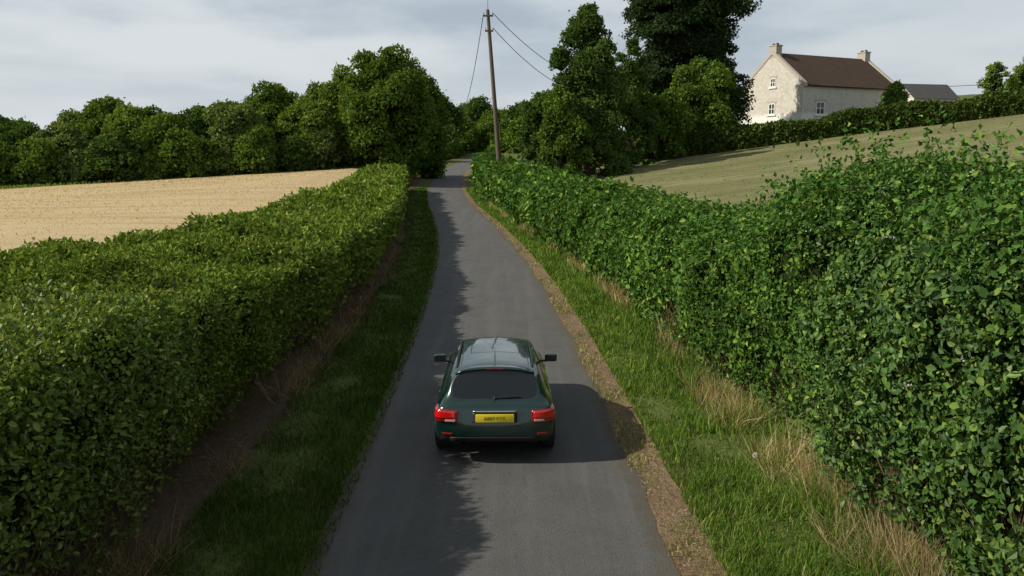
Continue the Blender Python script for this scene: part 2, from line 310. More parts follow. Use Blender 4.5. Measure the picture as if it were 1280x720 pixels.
def profR(y):
    ui=np.interp(y,ru_y,ruv); G=g(y); zt=np.interp(y,[-6,9,11.5,13,14.5,16,20,30,50,100],[4.05,4.1,4.15,4.0,3.5,3.2,3.0,3.05,3.35,3.7])+G
    wd=np.interp(y,[-6,12,30,50,100],[3.6,3.4,3.2,3.0,2.8]); uo=ui+wd; endt=ss(0,4,100-y); zb=T(c(y)+uo,y)-.1
    bl=np.interp(y,[0,12,17,30],[.2,.15,.05,.0])
    O=np.stack([ui+.25,ui-.0-bl,ui+.05-bl*.4,ui+.5,(ui+uo)/2,uo-.4,uo,uo],1)
    Z=np.stack([G,G+(zt-G)*.5,zt-.6,zt-.05,zt+.15,zt,zt-.4,zb],1)
    return O,G[:,None]+(Z-G[:,None])*(.15+.85*endt[:,None])
hr=Hedge(posR,nrmX,profR,1.5,99,[2.0,1.7,.8,1.4,1.3,.4,.2]); hr.shoot=lambda y:np.interp(y,[0,12,16,30],[2.3,2.2,.9,.7])
hedge('hawthorn_hedge',hr,300000,1.18,[(.052,.115,.024),(.082,.160,.032),(.036,.085,.021),(.15,.225,.045)],[.36,.27,.25,.12],amp=.42,nsc=.8,sg=-1,shoots=5000,seed=15,asp=.62,shell=(.40,.18),clus=5,stems=3500,k=.0056,smin=.072,lowsparse=1.1,pw=1.8,big=.28)
ux=np.array([9,15,25,38,52,70,95.]); uy=np.array([91,90,89,89,87,85,80.])
def posU(s): return np.interp(s,np.arange(9,96),np.arange(9,96)), np.interp(s,ux,uy)
def profU(s):
    x,y=posU(s); zb=T(x,y); h=2.3+.25*np.sin(s*.35)+.2*np.sin(s*.9)
    O=np.tile(np.array([[-.9,-1.0,-.9,-.5,.5,.9,1.,.9]]),(len(s),1)); Zz=np.stack([zb-.2,zb+h*.5,zb+h-.3,zb+h,zb+h,zb+h-.3,zb+h*.5,zb-.2],1); return O,Zz
hu=Hedge(posU,lambda s:(np.zeros_like(s),np.ones_like(s)),profU,9,95,[1,1,.5,1,.5,.4,.4])
hedge('boundary_hedge',hu,45000,.85,[(.055,.09,.02),(.08,.12,.028),(.04,.065,.016)],[.4,.3,.3],amp=.3,nsc=.5,sg=1,k=.0045,pw=0.3,lowsparse=0,seed=25,shell=(.25,.1))
# ------------------------------------------------------------------ trees
def ico(sub=2):
    bm=bmesh.new(); bmesh.ops.create_icosphere(bm,subdivisions=sub,radius=1); V=np.array([v.co[:] for v in bm.verts]); F=np.array([[v.index for v in f.verts] for f in bm.faces]); bm.free(); return V,F
IV,IF=ico(2)
def tube(pts,rad,seg=8):
    pts=np.array(pts,float); V=[];F=[]
    for i,p in enumerate(pts):
        d=pts[min(i+1,len(pts)-1)]-pts[max(i-1,0)]; d/=np.linalg.norm(d); a=np.cross(d,[.3,.9,.1]); a/=np.linalg.norm(a); b=np.cross(d,a)
        for s in range(seg):
            an=2*math.pi*s/seg; V.append(p+rad[i]*(a*math.cos(an)+b*math.sin(an)))
    for i in range(len(pts)-1):
        for s in range(seg): F.append([i*seg+s,i*seg+(s+1)%seg,(i+1)*seg+(s+1)%seg,(i+1)*seg+s])
    return np.array(V),np.array(F)
def joinm(parts):
    V=[];F=[];o=0
    for v,f in parts: V.append(v);F.append(f+o);o+=len(v)
    return np.concatenate(V),np.concatenate(F)
def crown(blobs,leaf,cols,wts,cover,seed,flat=1.):
    Ps=[];Ns=[]
    B=np.array([[*b[0],*b[1]] for b in blobs])
    for i,b in enumerate(B):
        r=b[3:]; area=4*math.pi*((r[0]*r[1]+r[0]*r[2]+r[1]*r[2])/3); n=int(area*cover/(.3*leaf*leaf)); 
        D=nrmz(R.normal(size=(n,3))); D[:,2]=np.where(D[:,2]<-.5,-D[:,2],D[:,2])
        P0=b[:3]+D*r; f=fbm(P0,.5,seed); f2=fbm(P0,1.3,seed+9); rr=.84+.66*(f-.5)*2+.60*(f2-.5)+ R.normal(0,.10,n)
        P=b[:3]+D*r*rr[:,None]
        ins=np.zeros(n,bool)
        for j,q in enumerate(B):
            if j!=i: ins|=(((P-q[:3])/(q[3:]*.68))**2).sum(1)<1
        Ps.append(P[~ins]);Ns.append(D[~ins])
    P=np.concatenate(Ps);Nn=np.concatenate(Ns);n=len(P)
    C=palette(n,cols,wts,.35,P,.5,seed+4)
    A=R.normal(size=(n,3)); A[:,2]*=flat; NN=Nn*.8+R.normal(size=(n,3))*.6+np.array([0,0,.35]); s=leaf*(.6+.8*R.random(n))
    return P,A,NN,s,C
def mktree(name,x,y,h,r,kind='broad',cols=None,wts=None,leaf=.36,seed=1,base=.12,z0=None,data_only=False,cover=1.25):
    rr=random.Random(seed); z0=float(T(x,y)) if z0 is None else z0; blobs=[]
    if kind=='broad':
        nb=int(13+r*1.6)
        for i in range(nb):
            f=(i+.5)/nb; zz=base+(1-base)*(.08+.84*f); env=math.sin(math.pi*min(1,max(0.06,(zz-base+.12)/(1-base+.14))))**.55
            an=i*2.4+rr.random(); br=r*(.24+.2*rr.random()); rad=max(0,(r*env-br))*(.55+.55*rr.random())
            blobs.append(((x+math.cos(an)*rad,y+math.sin(an)*rad,z0+h*zz-br*.3),(br,br,br*.85)))
        blobs.append(((x,y,z0+h*(base+.45*(1-base))),(r*.6,r*.6,h*.3)))
    elif kind=='tall':
        nb=int(h*1.9)
        for i in range(nb):
            f=(i+.5)/nb; zz=base+(1-base)*f*.95; env=r*(1-max(0,(f-.25)/.75)**2.6*.62)*(.72+.42*rr.random()); br=r*(.26+.16*rr.random())*(1-.3*f); an=i*2.4+rr.random()
            rad=max(0,env-br); blobs.append(((x+math.cos(an)*rad,y+math.sin(an)*rad,z0+h*zz-br*.5),(br,br,br*1.15)))
        blobs.append(((x,y,z0+h*.45),(r*.5,r*.5,h*.38))); blobs.append(((x,y,z0+h*.93),(r*.25,r*.25,h*.07)))
    elif kind=='cedar':
        nb=56
        for i in range(nb):
            f=(i+.5)/nb; zz=base+(1-base)*f; env=r*(.85+.15*math.sin(f*13))*(1-.32*f); an=i*2.4+rr.random()
            br=env*(.27+.14*rr.random()); rad=max(0,env-br)*(.65+.45*rr.random()); blobs.append(((x+math.cos(an)*rad,y+math.sin(an)*rad,z0+h*zz),(br*1.25,br*1.25,br*.6)))
        blobs.append(((x,y,z0+h*.6),(r*.45,r*.45,h*.34)))
    P,A,NN,s,C=crown(blobs,leaf,cols,wts,cover,seed)
    tp=[]; tr=max(.15,h*.022); pts=[(x+rr.uniform(-.2,.2)*i*.3,y,z0-.3+h*.85*i/6) for i in range(7)]; tp.append(tube(pts,[tr*(1.3-i*.19) for i in range(7)],10))
    for b in blobs[:16]:
        hz=min(b[0][2]-.3*h*.1,z0+h*.8); f=max(.12,(hz-z0)/h*.72); p0=(x,y,z0+h*f); p2=b[0]; pm=tuple((p0[k]+p2[k])/2+(0.25 if k==2 else 0) for k in range(3)); tp.append(tube([p0,pm,p2],[tr*.4,tr*.25,tr*.08],6))
    cores=[]
    for b in blobs:
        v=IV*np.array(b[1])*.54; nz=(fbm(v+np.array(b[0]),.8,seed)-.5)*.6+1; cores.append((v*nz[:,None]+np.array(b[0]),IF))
    if data_only: return (P,A,NN,s,C),tp,cores
    e=empty(name,(x,y,z0)); inv=np.array([x,y,z0])
    def off(m): v,f=m; return v-inv,f
    leafmesh('crown_leaves',P-inv,A,NN,s,s*.65,C,FARLEAF,bend=.2,fine=False,parent=e)
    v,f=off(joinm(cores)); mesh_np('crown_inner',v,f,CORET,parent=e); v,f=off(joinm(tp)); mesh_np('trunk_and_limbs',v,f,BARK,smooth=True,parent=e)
    return e
G1=[(.092,.155,.026),(.13,.205,.036),(.065,.112,.021)]; G2=[(.135,.205,.036),(.18,.25,.048),(.09,.15,.028)]; G3=[(.036,.064,.026),(.052,.086,.032),(.027,.050,.020)]; G4=[(.070,.125,.028),(.092,.15,.036),(.048,.090,.022)]; G5=[(.13,.185,.055),(.17,.225,.07),(.09,.135,.04)]; W3=[.4,.3,.3]
def X_(px,d): return (px-640)/1000*d
def mass(name,spec,cols,leaf,s0,base,cover=1.0,rf=1.05):
    row=[];tps=[];crs=[]
    for i,(px,d,ty,r) in enumerate(spec):
        x=X_(px,d); zt=H+(200-ty)/1000*d; z0=float(T(x,d)); h=max(3,zt-z0)
        a,tpp,cr=mktree('',x,d,h,r*rf,'broad',cols[i%len(cols)],W3,leaf=leaf,seed=s0+i,base=base,data_only=True,cover=cover); row.append(a);tps+=tpp;crs+=cr
    e=empty(name); q=[np.concatenate([a[k] for a in row]) for k in range(5)]
    leafmesh('foliage',q[0],q[1],q[2],q[3],q[3]*.65,q[4],FARLEAF,bend=.2,fine=False,parent=e)
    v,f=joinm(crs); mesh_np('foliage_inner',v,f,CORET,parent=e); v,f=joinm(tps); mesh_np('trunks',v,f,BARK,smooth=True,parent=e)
mass('distant_tree_row',[(-60,98,150,5),(-15,97,158,4.5),(35,99,152,4.6),(85,97,156,4.5),(138,103,122,5.4),(170,100,134,4.4),(215,98,144,4.2),(255,102,136,4.6),(300,101,128,4.6),(345,108,104,5.6),(385,104,124,4.4),(410,112,106,5),
      (20,112,150,5),(110,114,140,5),(200,116,135,5),(290,116,130,5),(55,93,176,3.6),(150,95,168,3.9),(105,94,186,2.6),(236,97,166,3.8),(285,99,180,2.8),(325,99,162,3.7),(372,101,172,3),(400,103,160,3.4),(5,92,182,3.4),(195,96,190,2.4)],[G2,G1,G4,G5,G1],.42,40,0.)
mass('woodland',[(545,190,120,8),(575,215,150,7),(600,235,122,7),(625,220,140,8),(655,200,135,8),(690,190,120,9),(500,180,110,9),(640,170,165,4.5),(560,175,160,4),(720,180,110,9),(535,160,165,4),(660,150,150,5),(590,300,130,12),(615,320,140,12)],[G4,G1],.65,90,.02,rf=1.)
def place(name,px,d,ty,r,kind,cols,leaf,seed,base=.05,cover=1.15):
    x=X_(px,d); z0=float(T(x,d)); h=H+(200-ty)/1000*d-z0; return mktree(name,x,d,h,r,kind,cols,W3,leaf,seed,base,cover=cover)
place('deciduous_tree',487,106,60,7.2,'broad',G1,.40,201,.0)
place('deciduous_tree',440,108,86,5.4,'broad',G2,.40,202,.0)
place('deciduous_tree',530,118,98,5.0,'broad',G1,.40,203,.0)
place('conifer_tree',732,78,14,4.4,'tall',G4,.30,211,.0)
place('conifer_tree',698,74,108,3.0,'tall',G1,.28,212,.0)
place('deciduous_tree',672,84,112,2.8,'broad',G4,.30,213,.0)
place('cedar_tree',850,100,-75,9.3,'cedar',G3,.36,221,.12,1.35)
place('conifer_tree',785,84,52,3.2,'tall',G4,.30,222,.0)
place('deciduous_tree',872,92,72,4.5,'broad',G1,.32,223,.0)
place('deciduous_tree',818,88,112,3.8,'broad',G1,.32,226,.0)
place('garden_shrub',1106,101,102,1.9,'broad',G1,.24,231,.0)
place('small_tree',1226,112,82,2.0,'broad',G2,.28,232,.15,.7)
place('deciduous_tree',1290,110,62,4.5,'broad',G2,.32,233,.05)
place('deciduous_tree',1262,116,96,2.6,'broad',G1,.32,234,.05)
# ------------------------------------------------------------------ generic mesh bits
def box(name,x0,x1,y0,y1,z0,z1,mat,parent,bev=0):
    bm=bmesh.new(); bmesh.ops.create_cube(bm,size=1)
    for v in bm.verts: v.co=Vector(((x0+x1)/2+v.co.x*(x1-x0),(y0+y1)/2+v.co.y*(y1-y0),(z0+z1)/2+v.co.z*(z1-z0)))
    if bev: bmesh.ops.bevel(bm,geom=bm.edges[:],offset=bev,segments=3,affect='EDGES',profile=.5)
    me=bpy.data.meshes.new(name); bm.to_mesh(me); bm.free(); me.materials.append(mat)
    o=bpy.data.objects.new(name,me); 
    if bev: me.polygons.foreach_set('use_smooth',[True]*len(me.polygons))
    return link(o,parent)
def poly(name,V,F,mat,parent,smooth=False):
    me=bpy.data.meshes.new(name); me.from_pydata([tuple(v) for v in V],[],[tuple(f) for f in F]); me.update(); me.materials.append(mat)
    me.polygons.foreach_set('use_smooth',[smooth]*len(me.polygons))
    return link(bpy.data.objects.new(name,me),parent)
def wire(name,pts,r,mat,parent):
    V,F=tube(pts,[r]*len(pts),6); return poly(name,V,F.tolist(),mat,parent,True)
# ------------------------------------------------------------------ house
hx,hy=38.3,108.; hz=8.9
house=empty('stone_house',(hx,hy,hz)); house.rotation_euler=(0,0,math.radians(25))
sm,nt,b,o=newmat('limestone_wall')
tcx=N('ShaderNodeTexCoord').outputs['Object']; n1=noise(1.2,5); n2=noise(6,6); vo=N('ShaderNodeTexVoronoi'); vo.inputs['Scale'].default_value=2.6
mp=N('ShaderNodeMapping'); mp.inputs['Scale'].default_value=(1,1,2); nt.links.new(tcx,mp.inputs[0]); nt.links.new(mp.outputs[0],vo.inputs['Vector'])
col=mix(n2,(.46,.42,.36),(.66,.63,.57)); sv=N('ShaderNodeSeparateColor'); nt.links.new(vo.outputs['Color'],sv.inputs[0]); col=mix(mth('MULTIPLY',sv.outputs[0],.5),col,(.38,.34,.28)); col=mix(mth('MULTIPLY',rng(n1,.5,.7),.5),col,(.36,.33,.28))
szz=N('ShaderNodeSeparateXYZ'); nt.links.new(tcx,szz.inputs[0]); zw=mth('ADD',szz.outputs[2],mth('MULTIPLY',n1,1.2)); col=mix(mth('MULTIPLY',rng(zw,2.0,2.9,1,0),.8),col,(.76,.75,.71))
nt.links.new(col,b.inputs['Base Color']); b.inputs['Roughness'].default_value=.9
tm,nt,b,o=newmat('clay_roof_tiles')
tcx=N('ShaderNodeTexCoord').outputs['Object']; n1=noise(.8,5); n2=noise(12,5); wv=N('ShaderNodeTexWave'); wv.bands_direction='Z'; wv.inputs['Scale'].default_value=1.6; wv.inputs['Distortion'].default_value=1; nt.links.new(tcx,wv.inputs[0])
col=mix(n2,(.050,.032,.023),(.11,.072,.048)); col=mix(mth('MULTIPLY',rng(n1,.4,.65),.6),col,(.055,.044,.034)); col=mix(mth('MULTIPLY',wv.outputs['Fac'],.4),col,(.030,.021,.016))
nt.links.new(col,b.inputs['Base Color']); b.inputs['Roughness'].default_value=.9; b.inputs['Specular IOR Level'].default_value=.15
WHITE=pmat('white_frame',(.75,.74,.70),.5); GLS=pmat('window_pane',(.02,.025,.03),.08); COP=pmat('coping_stone',(.40,.36,.30),.9,noise=.3)
Lh,Dh,eh,rh=17.8,12.,5.6,10.1; zb=-4
V=[(0,0,zb),(Lh,0,zb),(Lh,Dh,zb),(0,Dh,zb),(0,0,eh),(Lh,0,eh),(Lh,Dh,eh),(0,Dh,eh),(0,Dh/2,rh),(Lh,Dh/2,rh)]
poly('walls',V,[(0,1,5,4),(1,2,6,9,5),(2,3,7,6),(3,0,4,8,7)],sm,house)
def slab(name,p,th,mat):
    p=[Vector(q) for q in p]; n=(p[1]-p[0]).cross(p[3]-p[0]).normalized()*th
    V=p+[q+n for q in p]; poly(name,V,[(3,2,1,0),(4,5,6,7),(0,1,5,4),(1,2,6,5),(2,3,7,6),(3,0,4,7)],mat,house)
sl=(rh-eh)/(Dh/2)
slab('roof_front',[(.45,-.4,eh-.4*sl+.02),(Lh-.45,-.4,eh-.4*sl+.02),(Lh-.45,Dh/2,rh+.02),(.45,Dh/2,rh+.02)],.16,tm)
slab('roof_back',[(Lh-.45,Dh+.4,eh-.4*sl+.02),(.45,Dh+.4,eh-.4*sl+.02),(.45,Dh/2,rh+.02),(Lh-.45,Dh/2,rh+.02)],.16,tm)
for nm,xa,xb in (('gable_coping_1',-.08,.44),('gable_coping_2',Lh-.44,Lh+.08)):
    V=[];
    for xx in (xa,xb): V+=[(xx,-.3,eh-.3*sl-.1),(xx,Dh/2,rh-.1),(xx,Dh+.3,eh-.3*sl-.1),(xx,Dh+.3,eh-.3*sl+.4),(xx,Dh/2,rh+.45),(xx,-.3,eh-.3*sl+.4)]
    poly(nm,V,[(0,1,4,5),(1,2,3,4),(11,10,7,6),(10,9,8,7),(5,4,10,11),(4,3,9,10),(0,5,11,6),(2,8,9,3),(0,6,7,1),(1,7,8,2)],COP,house)
for i,xc in enumerate((.5,Lh-.5)):
    box('chimney_%d'%(i+1),xc-.5,xc+.5,Dh/2-.7,Dh/2+.7,rh-.6,rh+1.0,COP,house); box('chimney_cap_%d'%(i+1),xc-.58,xc+.58,Dh/2-.8,Dh/2+.8,rh+1.0,rh+1.14,COP,house)
    for j in (-.35,.35): box('chimney_pot_%d_%d'%(i+1,1 if j<0 else 2),xc-.14,xc+.14,Dh/2+j-.14,Dh/2+j+.14,rh+1.14,rh+1.4,tm,house)
def win(name,face,a,z,w,h):
    if face=='front': f=lambda a0,a1,d0,d1:(a0,a1,-d1,-d0)
    else: f=lambda a0,a1,d0,d1:(-d1,-d0,a0,a1)
    def bx(s,a0,a1,z0,z1,d0,d1,m): q=f(a0,a1,d0,d1); box(name+s,*q,z0,z1,m,house)
    t=.12; bx('_glass',a-w/2+.02,a+w/2-.02,z+.02,z+h-.02,-.05,.02,GLS)
    bx('_frame_top',a-w/2,a+w/2,z+h-t,z+h,.021,.07,WHITE); bx('_frame_bottom',a-w/2,a+w/2,z,z+t,.021,.07,WHITE)
    bx('_frame_side_1',a-w/2,a-w/2+t,z+t,z+h-t,.021,.07,WHITE); bx('_frame_side_2',a+w/2-t,a+w/2,z+t,z+h-t,.021,.07,WHITE)
    bx('_bar_v',a-.05,a+.05,z+t,z+h-t,.021,.06,WHITE); bx('_bar_h',a-w/2+t,a+w/2-t,z+h*.5-.04,z+h*.5+.04,.021,.05,WHITE)
    bx('_sill',a-w/2-.25,a+w/2+.25,z-.2,z-.01,-.1,.16,WHITE); bx('_lintel',a-w/2-.25,a+w/2+.25,z+h+.01,z+h+.3,-.1,.05,COP)
win('window_gable_upper','side',5.6,5.6,1.0,1.2); win('window_gable_lower','side',5.6,1.9,1.2,1.5)
win('window_front_1','front',3.2,1.7,1.5,1.7); win('window_front_2','front',14.4,1.7,1.5,1.7)
box('door',8.3,9.3,-.06,.04,-1.,1.9,pmat('door_paint',(.08,.12,.13),.5),house)
out=empty('stone_outbuilding',(55.0,112,10.9)); out.rotation_euler=(0,0,math.radians(12))
L,D,e_,r_=6.8,5,2.2,4.2
poly('walls',[(0,0,-4),(L,0,-4),(L,D,-4),(0,D,-4),(0,0,e_),(L,0,e_),(L,D,e_),(0,D,e_),(0,D/2,r_-.1),(L,D/2,r_-.1)],[(0,1,5,4),(1,2,6,9,5),(2,3,7,6),(3,0,4,8,7)],sm,out)
poly('roof',[(-.3,-.3,e_-.2),(L+.3,-.3,e_-.2),(L+.3,D/2,r_),(-.3,D/2,r_),(L+.3,D+.3,e_-.2),(-.3,D+.3,e_-.2)],[(0,1,2,3),(3,2,4,5)],pmat('slate_roof',(.06,.055,.055),.7,noise=.4,nscale=3),out)
# ------------------------------------------------------------------ utility pole and lines
WOOD=pmat('weathered_pole_wood',(.10,.075,.055),.85,noise=.35,nscale=5,bump=.4); WIRE=pmat('cable',(.03,.03,.03),.5); INS=pmat('insulator',(.3,.28,.25),.3)
pd=80.; pb=np.array([X_(628,pd),pd,float(g(pd))-.3]); ptp=np.array([X_(612,pd)-.1,pd,H+.178*pd])
pole=empty('utility_pole',tuple(pb))
V,F=tube([pb*(1-f)+ptp*f-pb for f in np.linspace(0,1,9)],np.linspace(.26,.16,9),14); poly('mast',V,F.tolist(),WOOD,pole,True)
def at(z): f=(z-pb[2])/(ptp[2]-pb[2]); return pb*(1-f)+ptp*f-pb
for i,(z,w) in enumerate(((ptp[2]-.6,.5),(ptp[2]-2.0,.4))):
    q=at(z); box('crossarm_%d'%(i+1),q[0]-w,q[0]+w,q[1]-.36,q[1]-.22,q[2]-.08,q[2]+.08,WOOD,pole)
    for j in (-1,1): V,F=tube([(q[0]+j*w*.85,q[1]-.28,q[2]+.07),(q[0]+j*w*.85,q[1]-.28,q[2]+.3)],[.07,.05],8); poly('insulator_%d_%d'%(i+1,(j+3)//2),V,F.tolist(),INS,pole)
V,F=tube([at(ptp[2]-.1),at(ptp[2]-.1)+np.array([0,0,1.])],[.05,.03],8); poly('top_spike',V,F.tolist(),INS,pole)
lines=empty('power_line')
def cat(a,b,sag,n=24): a=np.array(a);b=np.array(b); return [a*(1-f)+b*f-np.array([0,0,4*sag*f*(1-f)]) for f in np.linspace(0,1,n)]
q1=at(ptp[2]-.6)+pb; q2=at(ptp[2]-2.0)+pb
wire('cable_1',cat(q1+[.42,-.28,.3],(X_(745,115),115,H+.095*115),1.5),.035,WIRE,lines); wire('cable_2',cat(q2+[.34,-.28,.3],(X_(745,117),117,H+.08*117),1.8),.035,WIRE,lines)
wire('cable_3',cat((X_(745,115),115,H+.095*115),(X_(1500,140),140,H+.118*140),2.5),.04,WIRE,lines)
wire('cable_4',cat(q1+[-.42,-.28,.3],(X_(575,150),150,H+.06*150),3.0),.035,WIRE,lines)
# ------------------------------------------------------------------ car
car=empty('car')
pm,nt,b,o=newmat('green_metallic_paint')
b.inputs['Base Color'].default_value=(.002,.026,.019,1); b.inputs['Metallic'].default_value=.3; b.inputs['Coat Weight'].default_value=1; b.inputs['Coat Roughness'].default_value=.04
nzz=noise(3,4); nt.links.new(rng(nzz,.3,.7,.24,.40),b.inputs['Roughness'])
CG=pmat('tinted_glass',(.006,.010,.011),.04,spec=.5,coat=.2); BLK=pmat('black_plastic',(.012,.012,.013),.55,noise=.3,nscale=30)
CHR=pmat('chrome',(.6,.6,.6),.15,metal=1); TYR=pmat('tyre_rubber',(.018,.018,.018),.85,noise=.3,nscale=20); ALY=pmat('alloy',(.35,.35,.36),.3,metal=.9)
RED=pmat('red_lens',(.55,.008,.008),.12,coat=1); REDD=pmat('dark_red_lens',(.26,.004,.006),.15,coat=1); CLR=pmat('clear_lens',(.55,.30,.28),.12,coat=1); YEL=pmat('yellow_plate',(.85,.66,.03),.45)
st=[
(0.00,.37,.85,(.44,.62,.80),(.80,.885),(.64,.90),(.32,.91),.915),
(0.06,.34,.90,(.42,.62,.82),(.825,.915),(.68,.935),(.345,.945),.95),
(0.11,.32,.915,(.42,.62,.84),(.83,.93),(.70,.955),(.355,.97),.975),
(0.38,.29,.93,(.42,.64,.88),(.825,.95),(.665,1.335),(.35,1.385),1.40),
(0.48,.29,.93,(.42,.64,.89),(.825,.955),(.67,1.36),(.355,1.42),1.435),
(0.98,.28,.93,(.42,.64,.89),(.825,.955),(.67,1.375),(.36,1.445),1.46),
(1.74,.28,.93,(.42,.64,.89),(.825,.955),(.67,1.38),(.365,1.45),1.465),
(1.84,.28,.93,(.42,.64,.89),(.825,.955),(.67,1.38),(.365,1.45),1.465),
(2.50,.28,.925,(.42,.64,.88),(.82,.945),(.64,1.355),(.355,1.42),1.435),
(2.63,.28,.925,(.42,.64,.88),(.82,.94),(.63,1.335),(.345,1.395),1.41),
(3.28,.28,.92,(.42,.62,.87),(.81,.925),(.72,.97),(.37,1.0),1.005),
(3.75,.28,.91,(.42,.62,.84),(.79,.89),(.65,.93),(.34,.95),.955),
(4.14,.30,.87,(.42,.60,.78),(.75,.83),(.60,.865),(.31,.88),.885),
(4.28,.34,.79,(.42,.58,.70),(.68,.75),(.53,.775),(.27,.785),.79)]
bm=bmesh.new(); rings=[]
for (y,zb_,w,(s1,s2,s3),T0,T1,T2,T3) in st:
    half=[(0,zb_),(.30*w/.9,zb_),(.62*w/.9,zb_),(w*.93,zb_),(w*.985,s1),(w,s2),(w*.968,s3),T0,T1,T2,(0,T3)]
    r=[bm.verts.new((x,y,z)) for x,z in half]; l=[bm.verts.new((-x,y,z)) for x,z in half[1:-1]]
    rings.append(r+l[::-1])
n=len(rings[0])
cre=bm.edges.layers.float.get('crease_edge') or bm.edges.layers.float.new('crease_edge')
for i in range(len(rings)-1):
    for j in range(n):
        f=bm.faces.new((rings[i][j],rings[i+1][j],rings[i+1][(j+1)%n],rings[i][(j+1)%n]))
        jj=j if j<10 else n-1-j
        m=0
        if jj<=3: m=2
        if i==2 and jj in (8,9): m=1
        if jj==7 and i in (4,5,7,8) : m=1
        if i==9 and jj in (8,9): m=1
        f.material_index=m
def endcap(r,rev):
    Rr=r[:11]; Lf=[r[0]]+r[:10:-1]+[r[10]]
    bot=[Lf[3],Lf[2],Lf[1],Rr[0],Rr[1],Rr[2],Rr[3]]; top=[Lf[7],Lf[8],Lf[9],Rr[10],Rr[9],Rr[8],Rr[7]]
    rows=[bot]; y0=r[0].co.y; sgn=-1 if not rev else 1
    for k_ in (4,5,6):
        row_=[Lf[k_]]
        for cI in range(1,6):
            f=(k_-3)/4; xx=bot[cI].co.x*(1-f)+top[cI].co.x*f; bulge={4:.085,5:.07,6:.02}[k_]*(1-.3*abs(cI-3)/3)
            row_.append(bm.verts.new((xx,y0+sgn*bulge,Rr[k_].co.z+ (0.01 if k_==6 else 0))))
        row_.append(Rr[k_]); rows.append(row_)
    rows.append(top)
    for a_,b_ in zip(rows[:-1],rows[1:]):
        for q in range(6):
            vs=(a_[q],a_[q+1],b_[q+1],b_[q]); vs=vs[::-1] if rev else vs
            f=bm.faces.new(vs); f.material_index=2 if a_ is rows[0] else 0
endcap(rings[0],False); endcap(rings[-1],True)
bmesh.ops.recalc_face_normals(bm,faces=bm.faces[:])
for e_ in bm.edges:
    ms={f.material_index for f in e_.link_faces}
    if 1 in ms and len(ms)>1: e_[cre]=.65
for j in range(6,15):
    e_=bm.edges.get((rings[1][j],rings[1][(j+1)%n])); 
    if e_: e_[cre]=.4
for i in range(0,11):
    for a_ in (6,14):
        e_=bm.edges.get((rings[i][a_],rings[i+1][a_]))
        if e_: e_[cre]=.4
me=bpy.data.meshes.new('body'); bm.to_mesh(me); bm.free()
for m in (pm,CG,BLK): me.materials.append(m)
bo=bpy.data.objects.new('body_tmp',me); link(bo); md=bo.modifiers.new('s','SUBSURF'); md.levels=3; md.render_levels=3
dg=bpy.context.evaluated_depsgraph_get(); me2=bpy.data.meshes.new_from_object(bo.evaluated_get(dg)); bpy.data.objects.remove(bo)
bm=bmesh.new(); bm.from_mesh(me2); gf=[f for f in bm.faces if f.material_index==1]
res=bmesh.ops.inset_region(bm,faces=gf,thickness=.02,depth=-.006,use_even_offset=True)
for f in res['faces']: f.material_index=2
for f in bm.faces: f.smooth=True
bm.to_mesh(me2); bm.free()
bo=bpy.data.objects.new('body',me2); link(bo,None)
WY=(.80,3.40); WX=.83
cut=[]
for wy in WY:
    for sx in (-1,1):
        bmc=bmesh.new(); bmesh.ops.create_cone(bmc,cap_ends=True,segments=40,radius1=.41,radius2=.41,depth=.6,matrix=Matrix.Translation((sx*.95,wy,.355))@Matrix.Rotation(math.pi/2,4,'Y'))
        mc=bpy.data.meshes.new('cut'); bmc.to_mesh(mc); bmc.free(); mc.materials.append(BLK); oc=bpy.data.objects.new('cut',mc); link(oc); cut.append(oc)
        md=bo.modifiers.new('b','BOOLEAN'); md.operation='DIFFERENCE'; md.object=oc; md.solver='EXACT'; md.material_mode='TRANSFER'
dg=bpy.context.evaluated_depsgraph_get(); dg.update(); me3=bpy.data.meshes.new_from_object(bo.evaluated_get(dg)); bo.modifiers.clear(); bo.data=me3; bo.parent=car
for oc in cut: bpy.data.objects.remove(oc)
bmb=bmesh.new(); bmb.from_mesh(me3); bvh=BVHTree.FromBMesh(bmb); bmb.free()
def hit(o_,d_):
    h=bvh.ray_cast(Vector(o_),Vector(d_).normalized()); return (h[0],h[1])
def patch(name,grid,mat,off=.006):
    V=[];m=len(grid);q=len(grid[0])
    for r in grid:
        for (o_,d_) in r:
            p,nn=hit(o_,d_)
            if p is None: p=Vector(o_)+Vector(d_).normalized(); nn=-Vector(d_).normalized()
            V.append(p+nn*off)
    F=[(i*q+j,i*q+j+1,(i+1)*q+j+1,(i+1)*q+j) for i in range(m-1) for j in range(q-1)]
    o=poly(name,V,F,mat,car,True); md=o.modifiers.new('so','SOLIDIFY'); md.thickness=off*1.8; md.offset=0; return o
for sx in (-1,1):
    def lamp(nm,p0,p1,z0f,z1f,mat,off):
        gr=[]
        for i in range(7):
            row_=[]
            for j in range(14):
                a=j/13; ph=math.radians(p0+(p1-p0)*a); z=z0f(a)+(z1f(a)-z0f(a))*i/6; C=Vector((sx*.4,.5,z)); dd=Vector((sx*math.sin(ph),-math.cos(ph),0)); row_.append((C+dd*2,-dd))
            gr.append(row_)
        patch(nm,gr,mat,off)
    k_='left' if sx<0 else 'right'
    lamp('tail_lamp_'+k_,17,62,lambda a:.675+.01*a,lambda a:.85+.03*a,REDD,.010)
    lamp('tail_lamp_red_'+k_,20,58,lambda a:.735,lambda a:.835+.02*a,RED,.016)
    lamp('tail_lamp_clear_'+k_,20,34,lambda a:.69,lambda a:.72,CLR,.016)
    lamp('bumper_reflector_'+k_,24,38,lambda a:.49,lambda a:.515,REDD,.010)
def rear(x,z): return ((x,-1,z),(0,1,0))
